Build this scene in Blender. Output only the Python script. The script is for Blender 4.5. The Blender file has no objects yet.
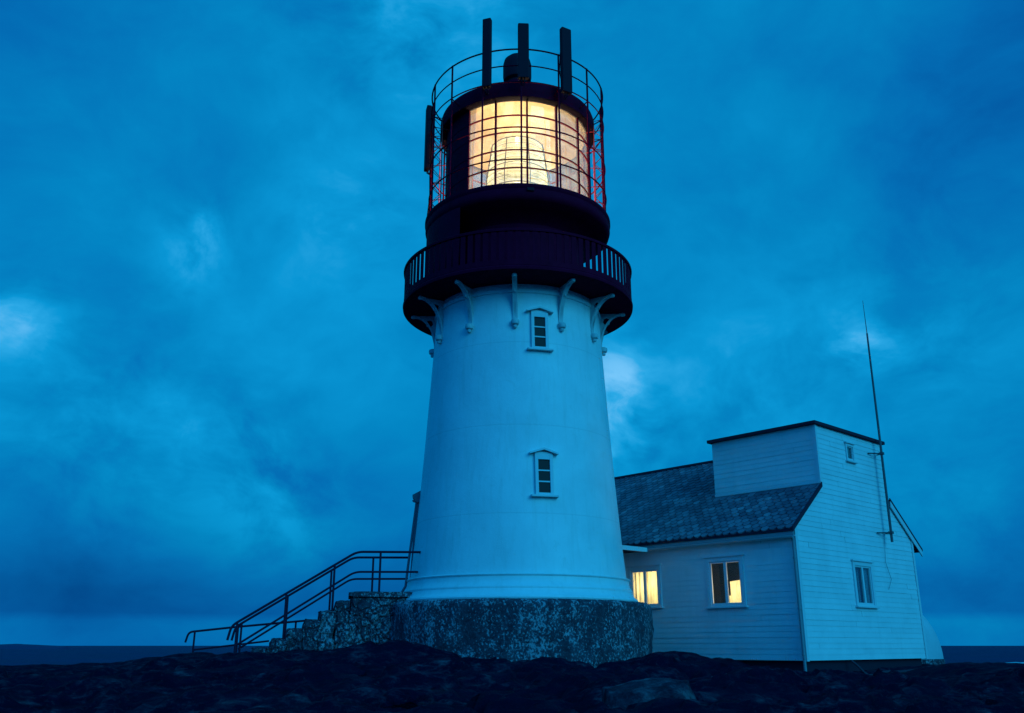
import bpy, bmesh, math, random
import numpy as np
from mathutils import Vector, Matrix
random.seed(7)
R = math.radians
sc = bpy.context.scene
COL = sc.collection

# ------------------------------------------------------------------ camera
cam = bpy.data.cameras.new('camera'); cam.sensor_width = 36.0; cam.lens = 31.64
cam.clip_start = 0.1; cam.clip_end = 300000
cam_o = bpy.data.objects.new('camera', cam); COL.objects.link(cam_o)
cam_o.location = (0, 0, 0); cam_o.rotation_euler = (R(90 + 17.8), 0, 0)
sc.camera = cam_o
sc.view_settings.view_transform = 'Standard'; sc.view_settings.look = 'None'
sc.view_settings.exposure = 0.0; sc.view_settings.gamma = 1.0
sc.render.engine = 'CYCLES'
sc.cycles.use_denoising = True
sc.cycles.max_bounces = 8; sc.cycles.transparent_max_bounces = 24
sc.cycles.sample_clamp_indirect = 4.0

# ------------------------------------------------------------------ node helper
class NT:
    def __init__(self, tree): self.t = tree; self.n = tree.nodes; self.l = tree.links
    def new(self, kind, **kw):
        nd = self.n.new(kind)
        for k, v in kw.items(): setattr(nd, k, v)
        return nd
    def put(self, nd, key, val):
        s = nd.inputs[key]
        if isinstance(val, bpy.types.NodeSocket): self.l.new(val, s)
        else: s.default_value = val
    def math(self, op, a, b=None, c=None, clamp=False):
        nd = self.new('ShaderNodeMath', operation=op, use_clamp=clamp)
        for i, q in enumerate((a, b, c)):
            if q is not None: self.put(nd, i, q)
        return nd.outputs[0]
    def vmath(self, op, a, b=None, out=0):
        nd = self.new('ShaderNodeVectorMath', operation=op)
        self.put(nd, 0, a)
        if b is not None: self.put(nd, 1, b)
        return nd.outputs[out]
    def noise(self, vec, scale, detail=4, rough=0.55, dist=0.0):
        nd = self.new('ShaderNodeTexNoise')
        self.put(nd, 'Vector', vec); nd.inputs['Scale'].default_value = scale
        nd.inputs['Detail'].default_value = detail; nd.inputs['Roughness'].default_value = rough
        nd.inputs['Distortion'].default_value = dist
        return nd.outputs[0]
    def ramp(self, fac, stops, interp='LINEAR'):
        nd = self.new('ShaderNodeValToRGB'); cr = nd.color_ramp; cr.interpolation = interp
        while len(cr.elements) < len(stops): cr.elements.new(0.5)
        for e, (p, c) in zip(cr.elements, stops):
            e.position = p; e.color = (*c, 1) if len(c) == 3 else c
        self.put(nd, 0, fac)
        return nd.outputs[0]
    def mixc(self, fac, a, b, blend='MIX'):
        nd = self.new('ShaderNodeMix', data_type='RGBA', blend_type=blend)
        self.put(nd, 0, fac)
        for i, q in ((6, a), (7, b)):
            if not isinstance(q, bpy.types.NodeSocket) and len(q) == 3: q = (*q, 1)
            self.put(nd, i, q)
        return nd.outputs[2]
    def bump(self, h, strength, dist=0.05):
        nd = self.new('ShaderNodeBump'); nd.inputs['Strength'].default_value = strength
        nd.inputs['Distance'].default_value = dist; self.put(nd, 'Height', h)
        return nd.outputs[0]

# ------------------------------------------------------------------ dusk sky
W = bpy.data.worlds.new('World'); sc.world = W; W.use_nodes = True
w = NT(W.node_tree); w.n.clear()
tc = w.new('ShaderNodeTexCoord')
dirv = w.vmath('NORMALIZE', tc.outputs['Generated'])
sep = w.new('ShaderNodeSeparateXYZ'); w.put(sep, 0, dirv)
el = sep.outputs[2]
wn = w.new('ShaderNodeTexNoise'); w.put(wn, 'Vector', dirv); wn.inputs['Scale'].default_value = 4.0; wn.inputs['Detail'].default_value = 3
warp = w.vmath('MULTIPLY', w.vmath('SUBTRACT', wn.outputs['Color'], (0.5, 0.5, 0.5)), (0.22, 0.22, 0.14))
wd_ = w.vmath('ADD', w.vmath('MULTIPLY', dirv, (1, 1, 1.5)), warp)
n1 = w.noise(wd_, 2.3, 4, 0.5)
n2 = w.noise(wd_, 6.0, 6, 0.56, 0.2)
n3 = w.noise(wd_, 16.0, 6, 0.60, 0.2)
# brightness of the overcast by height above the horizon
lum = w.ramp(el, [(0.0, (0.160,) * 3), (0.022, (0.162,) * 3), (0.031, (0.100,) * 3), (0.055, (0.098,) * 3), (0.105, (0.155,) * 3), (0.19, (0.225,) * 3), (0.30, (0.245,) * 3), (0.50, (0.235,) * 3), (0.66, (0.215,) * 3), (1.0, (0.20,) * 3)])
fac = w.math('ADD', 1.0, w.math('MULTIPLY', w.math('SUBTRACT', n1, 0.5), 0.85))
fac = w.math('ADD', fac, w.math('MULTIPLY', w.math('SUBTRACT', n2, 0.5), 0.80))
fac = w.math('ADD', fac, w.math('MULTIPLY', w.math('SUBTRACT', n3, 0.5), 0.22))
# clouds that stand out: (direction, width, strength); mirrored dark pair imitates lens vignetting
CLOUDS_VIGNETTE = [((-0.334, 0.853, 0.395), 0.034, 0.75), ((-0.325, 0.853, 0.425), 0.020, 0.5), ((-0.483, 0.824, 0.297), 0.036, 0.95), ((0.118, 0.954, 0.279), 0.050, 1.0),
          ((0.107, 0.962, 0.22), 0.050, 1.0), ((0.363, 0.883, 0.298), 0.024, 1.25), ((0.365, 0.883, 0.300), 0.08, 0.30), ((-0.075, 0.783, 0.618), 0.10, 0.9),
          ((-0.17, 0.88, 0.43), 0.06, 0.50), ((-0.44, 0.89, 0.22), 0.10, 0.30), ((-0.36, 0.92, 0.16), 0.10, 0.30), ((-0.23, 0.955, 0.12), 0.07, 0.40), ((0.24, 0.93, 0.25), 0.07, 0.45), ((-0.28, 0.94, 0.20), 0.06, 0.4), ((0.46, 0.84, 0.31), 0.10, 0.15),
          ((0.50, 0.68, 0.56), 0.14, -0.42), ((-0.50, 0.68, 0.56), 0.14, -0.42), ((-0.404, 0.914, 0.06), 0.13, -0.12), ((0.48, 0.86, 0.18), 0.10, -0.12),
          ((-0.40, 0.86, 0.31), 0.08, -0.30), ((-0.30, 0.93, 0.24), 0.06, -0.20), ((0.40, 0.78, 0.46), 0.12, -0.18), ((-0.22, 0.96, 0.19), 0.075, -0.30), ((-0.26, 0.96, 0.10), 0.06, 0.35), ((-0.42, 0.90, 0.09), 0.11, -0.25), ((0.20, 0.82, 0.52), 0.12, -0.12), ((0.44, 0.90, 0.07), 0.10, 0.45)]
wl = w.ramp(w.math('ADD', w.math('MULTIPLY', n2, 0.6), w.math('MULTIPLY', n3, 0.4)), [(0.38, (0.05,) * 3), (0.60, (1,) * 3)])
for d, wd, st in CLOUDS_VIGNETTE:
    L = math.sqrt(sum(q * q for q in d)); d = tuple(q / L for q in d)
    ln = w.vmath('LENGTH', w.vmath('SUBTRACT', w.vmath('ADD', dirv, w.vmath('MULTIPLY', warp, (0.35, 0.35, 0.5))), d), out=1)
    q = w.math('DIVIDE', ln, wd)
    g = w.math('POWER', 2.718, w.math('MULTIPLY', w.math('MULTIPLY', q, q), -1.0))
    if st > 0: g = w.math('MULTIPLY', g, wl)
    fac = w.math('ADD', fac, w.math('MULTIPLY', g, st))
L_ = w.math('MULTIPLY', lum, fac)
# thin bright cloud is paler, thick dark cloud is a deeper blue
colr = w.ramp(L_, [(0.0, (0, 0.0, 0.05)), (0.05, (0.0005, 0.05, 0.24)), (0.098, (0.001, 0.098, 0.352)), (0.141, (0.001, 0.141, 0.429)), (0.223, (0.001, 0.223, 0.520)),
    (0.296, (0.003, 0.296, 0.638)), (0.381, (0.024, 0.381, 0.755)), (0.546, (0.17, 0.546, 0.913)), (0.9, (0.6, 0.85, 1.0))])
# the sky behind the camera: even, deeper blue
back = w.ramp(w.math('ADD', w.math('MULTIPLY', sep.outputs[1], -1.0), 0.0), [(0.0, (0, 0, 0)), (0.35, (1, 1, 1))])
rear = w.new('ShaderNodeVectorMath', operation='SCALE'); rear.inputs[0].default_value = (0.001, 0.225, 0.80); w.put(rear, 'Scale', fac)
colr = w.mixc(back, colr, rear.outputs[0])
nish = w.new('ShaderNodeTexSky', sky_type='NISHITA', sun_disc=False, sun_elevation=R(1.0), sun_rotation=R(150))
nt_ = w.vmath('MULTIPLY', nish.outputs[0], (0.0, 0.012, 0.035))
colr = w.vmath('ADD', colr, nt_)
bg = w.new('ShaderNodeBackground'); w.put(bg, 0, colr); w.put(bg, 1, 1.0)
wo = w.new('ShaderNodeOutputWorld'); w.l.new(bg.outputs[0], wo.inputs[0])

# the last light of the sky behind the camera, very soft
sun = bpy.data.lights.new('dusk_light', 'SUN'); sun.energy = 1.75; sun.angle = R(35); sun.color = (0.024, 0.46, 0.70)
sun_o = bpy.data.objects.new('dusk_light', sun); COL.objects.link(sun_o)
sun_o.rotation_euler = Vector((-0.56, 0.74, -0.38)).to_track_quat('-Z', 'Y').to_euler()

# ------------------------------------------------------------------ materials
def mat(name, col, rough=0.6, metal=0.0, build=None):
    m = bpy.data.materials.new(name); m.use_nodes = True
    t = NT(m.node_tree); b = t.n['Principled BSDF']
    b.inputs['Base Color'].default_value = (*col, 1); b.inputs['Roughness'].default_value = rough; b.inputs['Metallic'].default_value = metal
    if build: build(t, b)
    return m
def objco(t): return t.new('ShaderNodeTexCoord').outputs['Object']
def stretched(t, v, s):
    nd = t.new('ShaderNodeMapping'); t.put(nd, 0, v); nd.inputs['Scale'].default_value = s
    return nd.outputs[0]

def f_white(t, b):
    v = objco(t)
    big = t.noise(v, 0.9, 5, 0.6); streak = t.noise(stretched(t, v, (3.5, 3.5, 0.35)), 1.6, 5, 0.65)
    fine = t.noise(v, 26, 4, 0.6)
    c = t.ramp(big, [(0.3, (0.66, 0.69, 0.69)), (0.7, (0.80, 0.81, 0.80))])
    c = t.mixc(t.math('MULTIPLY', t.ramp(streak, [(0.50, (0, 0, 0)), (0.74, (1, 1, 1))]), 0.28), c, (0.46, 0.46, 0.42))
    patch = t.noise(stretched(t, v, (1.2, 1.2, 1.0)), 3.0, 6, 0.7, 0.8)
    c = t.mixc(t.math('MULTIPLY', t.ramp(patch, [(0.60, (0, 0, 0)), (0.66, (1, 1, 1))]), 0.22), c, (0.58, 0.57, 0.52))
    # plate seams of the cast iron shell
    s = t.new('ShaderNodeSeparateXYZ'); t.put(s, 0, v)
    fr = t.math('FRACT', t.math('MULTIPLY', s.outputs[2], 1 / 2.27))
    seam = t.math('LESS_THAN', t.math('ABSOLUTE', t.math('SUBTRACT', fr, 0.5)), 0.006)
    c = t.mixc(t.math('MULTIPLY', seam, 0.22), c, (0.45, 0.46, 0.45))
    t.put(b, 'Base Color', c)
    t.put(b, 'Normal', t.bump(t.math('ADD', t.math('MULTIPLY', fine, 0.35), t.math('ADD', t.math('MULTIPLY', big, 1.6), t.math('MULTIPLY', seam, -0.4))), 0.35, 0.03))
M_white = mat('white_iron_paint', (0.78, 0.79, 0.78), 0.55, build=f_white)

def f_board(t, b):
    v = objco(t)
    big = t.noise(v, 1.2, 4, 0.6); grain = t.noise(stretched(t, v, (2, 2, 26)), 2.0, 4, 0.6)
    c = t.ramp(big, [(0.3, (0.66, 0.68, 0.68)), (0.7, (0.80, 0.80, 0.79))])
    at = t.new('ShaderNodeAttribute', attribute_name='tone', attribute_type='GEOMETRY')
    c = t.mixc(t.math('MULTIPLY', at.outputs['Fac'], 0.22), c, (0.52, 0.53, 0.53))
    drip = t.noise(stretched(t, v, (4, 4, 0.4)), 1.5, 5, 0.65)
    c = t.mixc(t.math('MULTIPLY', t.ramp(drip, [(0.52, (0, 0, 0)), (0.75, (1, 1, 1))]), 0.18), c, (0.45, 0.45, 0.43))
    c = t.mixc(t.math('MULTIPLY', grain, 0.22), c, (0.48, 0.49, 0.48))
    t.put(b, 'Base Color', c); t.put(b, 'Normal', t.bump(grain, 0.25, 0.01))
M_board = mat('white_weatherboard_paint', (0.76, 0.77, 0.76), 0.6, build=f_board)
M_trim = mat('white_trim_paint', (0.62, 0.63, 0.64), 0.6)
M_greytrim = mat('grey_pipe_paint', (0.24, 0.25, 0.27), 0.5)

def f_red(t, b):
    v = objco(t); n = t.noise(v, 3.0, 5, 0.6)
    t.put(b, 'Base Color', t.ramp(n, [(0.3, (0.16, 0.002, 0.018)), (0.7, (0.24, 0.003, 0.027))]))
    b.inputs['Specular IOR Level'].default_value = 0.03
M_red = mat('dark_red_iron_paint', (0.26, 0.015, 0.022), 0.65, build=f_red)
M_redbright = mat('red_lattice_glow', (0.85, 0.035, 0.030), 0.6)  # same red, brightened so the colour carries the lamp glow on the lattice
def f_low(t, b): b.inputs['Specular IOR Level'].default_value = 0.1
M_black = mat('black_metal', (0.020, 0.010, 0.022), 0.65, build=f_low)
M_rail = mat('dark_rail_paint', (0.050, 0.012, 0.035), 0.6, build=f_low)
M_wire = mat('galvanised_mast', (0.10, 0.10, 0.11), 0.5, 0.4)

def warpc(t, v):
    nd = t.new('ShaderNodeTexNoise'); t.put(nd, 'Vector', v); nd.inputs['Scale'].default_value = 2.5
    return nd.outputs['Color']
def f_stone(t, b, rubble=False):
    v = objco(t)
    big = t.noise(v, 1.1, 4, 0.6); drip = t.noise(stretched(t, v, (3.2, 3.2, 0.8)), 1.0, 5, 0.65, 0.3)
    mid = t.noise(v, 8, 6, 0.72, 0.4); fine = t.noise(v, 30, 5, 0.7)
    c = t.ramp(mid, [(0.3, (0.022, 0.017, 0.030)), (0.7, (0.085, 0.076, 0.10))]); b.inputs['Specular IOR Level'].default_value = 0.12
    spk = t.math('ADD', t.math('MULTIPLY', t.noise(stretched(t, v, (1, 1, 0.75)), 21, 4, 0.64, 0.2), 0.76), t.math('MULTIPLY', t.noise(v, 5, 4, 0.6), 0.24))
    k = t.math('ADD', spk, t.math('MULTIPLY', t.math('SUBTRACT', t.math('ADD', big, drip), 1.0), 0.28))
    pale = t.ramp(k, [(0.515, (0, 0, 0)), (0.60, (1, 1, 1))])
    grime = t.ramp(drip, [(0.46, (0, 0, 0)), (0.66, (0.38, 0.38, 0.38))])
    c = t.mixc(grime, c, (0.12, 0.11, 0.15))
    c = t.mixc(t.math('MULTIPLY', pale, 0.92), c, (0.37, 0.36, 0.40))
    if rubble:
        vo = t.new('ShaderNodeTexVoronoi', feature='DISTANCE_TO_EDGE'); t.put(vo, 'Vector', t.vmath('ADD', v, t.vmath('MULTIPLY', warpc(t, v), (0.25, 0.25, 0.25)))); vo.inputs['Scale'].default_value = 4.4
        j = t.ramp(vo.outputs['Distance'], [(0.0, (0.55, 0.55, 0.55)), (0.20, (1, 1, 1))])
        c = t.mixc(j, (0.014, 0.010, 0.022), c)
        t.put(b, 'Base Color', c); t.put(b, 'Normal', t.bump(t.math('ADD', t.math('MULTIPLY', j, 1.2), t.math('MULTIPLY', mid, 0.6)), 1.0, 0.09)); return
    t.put(b, 'Base Color', c)
    t.put(b, 'Normal', t.bump(t.math('ADD', mid, t.math('MULTIPLY', fine, 0.5)), 0.8, 0.05))
M_stone = mat('lichened_stone', (0.1, 0.1, 0.1), 0.9, build=f_stone)

def f_rock(t, b):
    v = objco(t)
    big = t.noise(v, 0.5, 5, 0.6); mid = t.noise(stretched(t, v, (1, 1, 3)), 2.2, 7, 0.68, 0.5); fine = t.noise(v, 11, 6, 0.7)
    c = t.ramp(mid, [(0.40, (0.004, 0.001, 0.014)), (0.51, (0.008, 0.003, 0.020)), (0.60, (0.036, 0.026, 0.048)), (0.72, (0.11, 0.095, 0.115))])
    c = t.mixc(t.ramp(fine, [(0.56, (0, 0, 0)), (0.70, (0.5, 0.5, 0.5))]), c, (0.070, 0.056, 0.075))
    c = t.mixc(t.ramp(big, [(0.40, (0, 0, 0)), (0.58, (0.85, 0.85, 0.85))]), c, (0.007, 0.0025, 0.018))
    t.put(b, 'Base Color', c); b.inputs['Specular IOR Level'].default_value = 0.08
    h = t.math('ADD', mid, t.math('MULTIPLY', fine, 0.45))
    t.put(b, 'Normal', t.bump(h, 0.9, 0.10))
M_rubble = mat('rubble_stone', (0.1, 0.1, 0.1), 0.92, build=lambda t, b: f_stone(t, b, True))
M_found = mat('dark_foundation', (0.030, 0.022, 0.038), 0.9, build=f_low)
M_jamb = mat('weathered_door_paint', (0.13, 0.14, 0.16), 0.6)
M_duct = mat('dull_duct', (0.06, 0.05, 0.07), 0.8, build=f_low)
M_rock = mat('coastal_rock', (0.05, 0.05, 0.05), 0.92, build=f_rock)
def f_boulder(t, b):
    v = objco(t); mid = t.noise(v, 3.0, 7, 0.7, 0.4); fine = t.noise(v, 14, 5, 0.7)
    c = t.ramp(mid, [(0.38, (0.009, 0.005, 0.016)), (0.51, (0.038, 0.031, 0.050)), (0.65, (0.12, 0.11, 0.13))]); b.inputs['Specular IOR Level'].default_value = 0.1
    t.put(b, 'Base Color', c); t.put(b, 'Normal', t.bump(t.math('ADD', mid, t.math('MULTIPLY', fine, 0.4)), 0.9, 0.08))
M_boulder = mat('pale_boulder', (0.12, 0.12, 0.12), 0.9, build=f_boulder)

def f_slate(t, b):
    at = t.new('ShaderNodeAttribute', attribute_name='tone', attribute_type='GEOMETRY')
    v = objco(t); n = t.noise(v, 9, 5, 0.65); lich = t.noise(v, 0.9, 5, 0.65, 0.6)
    k = t.math('ADD', t.math('MULTIPLY', at.outputs['Fac'], 0.45), t.math('MULTIPLY', t.math('SUBTRACT', lich, 0.36), 0.8))
    k = t.math('ADD', k, t.math('MULTIPLY', t.math('SUBTRACT', n, 0.5), 0.3))
    c = t.ramp(k, [(0.10, (0.10, 0.080, 0.115)), (0.5, (0.21, 0.19, 0.235)), (0.95, (0.44, 0.42, 0.43))]); b.inputs['Specular IOR Level'].default_value = 0.25
    t.put(b, 'Base Color', c); t.put(b, 'Normal', t.bump(n, 0.4, 0.02))
M_slate = mat('roof_slate', (0.1, 0.1, 0.11), 0.55, build=f_slate)
M_felt = mat('dark_roof_felt', (0.040, 0.025, 0.045), 0.8, build=f_low)
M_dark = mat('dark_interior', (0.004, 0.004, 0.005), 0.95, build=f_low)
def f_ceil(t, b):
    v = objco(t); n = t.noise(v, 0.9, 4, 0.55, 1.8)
    t.put(b, 'Base Color', t.ramp(n, [(0.38, (0.74, 0.50, 0.24)), (0.52, (0.80, 0.60, 0.33)), (0.66, (0.88, 0.78, 0.56))]))  # paint tone with swirled lens reflections put into the colour
M_ceil = mat('ceiling_paint_reflections', (0.80, 0.60, 0.33), 0.4, build=f_ceil)
M_brass = mat('brass_lens_frame', (0.10, 0.10, 0.04), 0.45, 0.6)
M_bracket = mat('shaded_iron_bracket', (0.50, 0.51, 0.52), 0.6)  # white paint darkened, shade under the gallery put into the colour

def glass(name, tint=(1, 1, 1), refl=0.10, scatter=0.0):
    m = bpy.data.materials.new(name); m.use_nodes = True; t = NT(m.node_tree); t.n.clear()
    tr = t.new('ShaderNodeBsdfTransparent'); tr.inputs[0].default_value = (*tint, 1)
    gl = t.new('ShaderNodeBsdfGlossy'); gl.inputs['Roughness'].default_value = 0.03
    fr = t.new('ShaderNodeFresnel'); fr.inputs[0].default_value = 1.35
    mx = t.new('ShaderNodeMixShader'); t.put(mx, 0, t.math('ADD', t.math('MULTIPLY', fr.outputs[0], 0.7), refl * 0.2)); t.l.new(tr.outputs[0], mx.inputs[1]); t.l.new(gl.outputs[0], mx.inputs[2])
    o = t.new('ShaderNodeOutputMaterial')
    df = t.new('ShaderNodeBsdfDiffuse'); df.inputs[0].default_value = (0.8, 0.8, 0.8, 1); tl = t.new('ShaderNodeBsdfTranslucent'); tl.inputs[0].default_value = (0.8, 0.8, 0.8, 1)
    m3 = t.new('ShaderNodeMixShader'); m3.inputs[0].default_value = 0.5; t.l.new(df.outputs[0], m3.inputs[1]); t.l.new(tl.outputs[0], m3.inputs[2])
    m2 = t.new('ShaderNodeMixShader'); t.put(m2, 0, t.math('MULTIPLY', t.noise(objco(t), 2.5, 4, 0.6), scatter)); t.l.new(mx.outputs[0], m2.inputs[1]); t.l.new(m3.outputs[0], m2.inputs[2])  # patchy milky scatter, makes the panes paler
    t.l.new(m2.outputs[0], o.inputs[0]); return m
M_glass = glass('window_glass'); M_lglass = glass('lantern_glass', (0.97, 0.97, 0.95), 0.05, 0.22)

def emis(name, col, strength, var=None):
    m = bpy.data.materials.new(name); m.use_nodes = True; t = NT(m.node_tree); b = t.n['Principled BSDF']
    b.inputs['Base Color'].default_value = (*col, 1); b.inputs['Roughness'].default_value = 0.8
    b.inputs['Emission Color'].default_value = (*col, 1); b.inputs['Emission Strength'].default_value = strength
    if var: var(t, b, col)
    return m
def v_lens(t, b, col):
    v = objco(t); n = t.noise(stretched(t, v, (1, 1, 0.6)), 2.4, 4, 0.6, 1.6)
    sp = t.new('ShaderNodeSeparateXYZ'); t.put(sp, 0, v)
    fr = t.math('FRACT', t.math('MULTIPLY', sp.outputs[2], 1 / 0.17))          # bright and dark bands of the prism rings put into the glow colour
    pr = t.math('MULTIPLY', t.math('ABSOLUTE', t.math('SUBTRACT', fr, 0.5)), 0.55)
    t.put(b, 'Emission Color', t.ramp(t.math('ADD', n, t.math('SUBTRACT', pr, 0.1375)), [(0.36, (0.30, 0.33, 0.10)), (0.48, (0.72, 0.68, 0.34)), (0.62, (1.0, 0.97, 0.70))]))
    b.inputs['Roughness'].default_value = 0.15
    tr = t.new('ShaderNodeBsdfTransparent'); mx = t.new('ShaderNodeMixShader'); mx.inputs[0].default_value = 0.70
    t.l.new(b.outputs[0], mx.inputs[1]); t.l.new(tr.outputs[0], mx.inputs[2]); t.l.new(mx.outputs[0], t.n['Material Output'].inputs[0])
M_lens = emis('glowing_fresnel_glass', (0.22, 0.22, 0.15), 1.0, v_lens)
def cloth_mat(name, col):
    m = bpy.data.materials.new(name); m.use_nodes = True; t = NT(m.node_tree); t.n.clear()
    v = objco(t); n = t.noise(stretched(t, v, (4, 4, 1.2)), 2.2, 4, 0.6, 0.6)
    c = t.ramp(n, [(0.36, tuple(q * .72 for q in col)), (0.54, col), (0.7, tuple(min(1, q * 1.12) for q in col))])
    tl = t.new('ShaderNodeBsdfTranslucent'); df = t.new('ShaderNodeBsdfDiffuse'); t.put(tl, 0, c); t.put(df, 0, c)
    mx = t.new('ShaderNodeMixShader'); mx.inputs[0].default_value = 0.25; t.l.new(tl.outputs[0], mx.inputs[1]); t.l.new(df.outputs[0], mx.inputs[2])
    o = t.new('ShaderNodeOutputMaterial'); t.l.new(mx.outputs[0], o.inputs[0]); return m
M_curtlit = cloth_mat('thin_curtain', (0.86, 0.80, 0.56))
M_curt = mat('pale_curtain', (0.55, 0.56, 0.56), 0.9)

def f_sea(t, b):
    v = objco(t)
    n = t.noise(stretched(t, v, (0.004, 0.012, 1)), 1.0, 6, 0.62); n2 = t.noise(stretched(t, v, (0.10, 0.22, 1)), 1.0, 5, 0.6)
    t.put(b, 'Base Color', t.ramp(n, [(0.35, (0.0006, 0.002, 0.040)), (0.65, (0.002, 0.006, 0.085))]))
    t.put(b, 'Normal', t.bump(t.math('ADD', n2, t.math('MULTIPLY', n, 0.6)), 0.9, 3.0))
    b.inputs['Specular IOR Level'].default_value = 0.10
M_sea = mat('dusk_sea', (0.006, 0.03, 0.07), 0.6, build=f_sea)
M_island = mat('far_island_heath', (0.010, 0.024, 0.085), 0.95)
M_foam = mat('white_foam', (0.55, 0.58, 0.6), 0.9)
def f_dome(t, b):
    v = objco(t); n = t.noise(v, 1.6, 4, 0.6)
    t.put(b, 'Base Color', t.ramp(n, [(0.3, (0.44, 0.46, 0.48)), (0.7, (0.54, 0.56, 0.58))]))
M_dome = mat('white_fibreglass', (0.7, 0.72, 0.73), 0.45, build=f_dome)

# ------------------------------------------------------------------ mesh helpers (all shapes are given in world coordinates)
def root_loc(o):
    v = Vector((0, 0, 0))
    while o is not None: v += o.location; o = o.parent
    return v
def obj(name, bm, m, parent=None, smooth=False, recalc=True):
    me = bpy.data.meshes.new(name)
    if recalc: bmesh.ops.recalc_face_normals(bm, faces=bm.faces)
    if parent is not None: bmesh.ops.translate(bm, verts=bm.verts, vec=-root_loc(parent))
    bm.to_mesh(me); bm.free()
    for mm in (m if isinstance(m, (list, tuple)) else [m]): me.materials.append(mm)
    if smooth:
        for p in me.polygons: p.use_smooth = True
        try: me.set_sharp_from_angle(angle=R(38))
        except Exception: pass
    o = bpy.data.objects.new(name, me); COL.objects.link(o)
    if parent is not None: o.parent = parent
    return o
def face_tone(o):
    src = o.data.attributes['tone_f']; vals = [d.value for d in src.data]
    at = o.data.attributes.new('tone', 'FLOAT', 'FACE')
    for i, v_ in enumerate(vals): at.data[i].value = v_
def tag(o, label=None, cat=None, group=None, kind=None):
    if label: o['label'] = label
    if cat: o['category'] = cat
    if group: o['group'] = group
    if kind: o['kind'] = kind
    return o
def thing(name, loc, label, cat, group=None):
    o = bpy.data.objects.new(name, None); COL.objects.link(o); o.location = loc; o.empty_display_size = 0.3
    return tag(o, label, cat, group)
def dup(o, parent, rz):
    c = o.copy(); COL.objects.link(c); c.parent = parent; c.rotation_euler = (0, 0, rz)
    return c
def dup_tree(o, parent, rz):
    c = dup(o, parent, rz)
    for ch in list(o.children):
        d = ch.copy(); COL.objects.link(d); d.parent = c
    return c

def box(bm, O, ax, ay, az, x, y, z, bev=0.0):
    """box spanning ranges x, y, z along the axes from O"""
    O = Vector(O); ax, ay, az = Vector(ax), Vector(ay), Vector(az)
    vs = [bm.verts.new(O + ax * a + ay * b + az * c) for c in z for b in y for a in x]
    fs = [bm.faces.new([vs[i] for i in q]) for q in ((0, 1, 3, 2), (4, 6, 7, 5), (0, 4, 5, 1), (2, 3, 7, 6), (0, 2, 6, 4), (1, 5, 7, 3))]
    if bev:
        es = list({e for f in fs for e in f.edges})
        bmesh.ops.bevel(bm, geom=es, offset=bev, segments=2, affect='EDGES', profile=0.6)
def tube(bm, pts, r, n=8, closed=False, cap=True):
    pts = [Vector(p) for p in pts]; N = len(pts); rings = []
    up = None
    for i, p in enumerate(pts):
        if closed: d = (pts[(i + 1) % N] - pts[i - 1])
        else: d = pts[min(i + 1, N - 1)] - pts[max(i - 1, 0)]
        d.normalize()
        if up is None: up = Vector((0, 0, 1)) if abs(d.z) < 0.9 else Vector((1, 0, 0))
        a = d.cross(up); a.normalize(); b = a.cross(d); b.normalize(); up = b
        rr = r[i] if isinstance(r, (list, tuple)) else r
        rings.append([bm.verts.new(p + (a * math.cos(2 * math.pi * k / n) + b * math.sin(2 * math.pi * k / n)) * rr) for k in range(n)])
    for i in range(N if closed else N - 1):
        A, B = rings[i], rings[(i + 1) % N]
        for k in range(n): bm.faces.new((A[k], A[(k + 1) % n], B[(k + 1) % n], B[k]))
    if cap and not closed: bm.faces.new(rings[0][::-1]); bm.faces.new(rings[-1])
def lathe(bm, c, prof, n=96, a0=None, a1=None):
    full = a0 is None
    if full: a0, a1 = 0, 2 * math.pi
    m = n if full else n + 1; rings = []
    for r, z in prof:
        if r < 1e-5: rings.append([bm.verts.new((c[0], c[1], z))] * m); continue
        rings.append([bm.verts.new((c[0] + r * math.cos(a0 + (a1 - a0) * k / n), c[1] + r * math.sin(a0 + (a1 - a0) * k / n), z)) for k in range(m)])
    for A, B in zip(rings, rings[1:]):
        for k in range(n):
            q = [A[k], A[(k + 1) % m], B[(k + 1) % m], B[k]]; u = []
            for v in q:
                if v not in u: u.append(v)
            if len(u) >= 3: bm.faces.new(u)
def ring_pts(c, r, z, n=72): return [(c[0] + r * math.cos(2 * math.pi * k / n), c[1] + r * math.sin(2 * math.pi * k / n), z) for k in range(n)]
def BM(): return bmesh.new()
Z = Vector((0, 0, 1))

# value noise in numpy, for the rock
def hsh(ix, iy, s):
    h = (ix.astype(np.int64) * 374761393 + iy.astype(np.int64) * 668265263 + s * 1442695041) & 0xffffffff
    h = ((h ^ (h >> 13)) * 1274126177) & 0xffffffff
    return ((h ^ (h >> 16)) & 0xffff) / 65535.0
def vnoise(x, y, s=0):
    ix, iy = np.floor(x), np.floor(y); fx, fy = x - ix, y - iy
    fx = fx * fx * fx * (fx * (fx * 6 - 15) + 10); fy = fy * fy * fy * (fy * (fy * 6 - 15) + 10)
    a, b, c, d = hsh(ix, iy, s), hsh(ix + 1, iy, s), hsh(ix, iy + 1, s), hsh(ix + 1, iy + 1, s)
    return (a * (1 - fx) + b * fx) * (1 - fy) + (c * (1 - fx) + d * fx) * fy
def fbm(x, y, o=5, s=0, g=0.5):
    t = 0; a = 1; n = 0
    for k in range(o):
        t = t + a * vnoise(x, y, s + k * 17); n += a; a *= g; x, y = x * 2.03 + 5.1, y * 2.03 + 1.7
    return t / n

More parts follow.
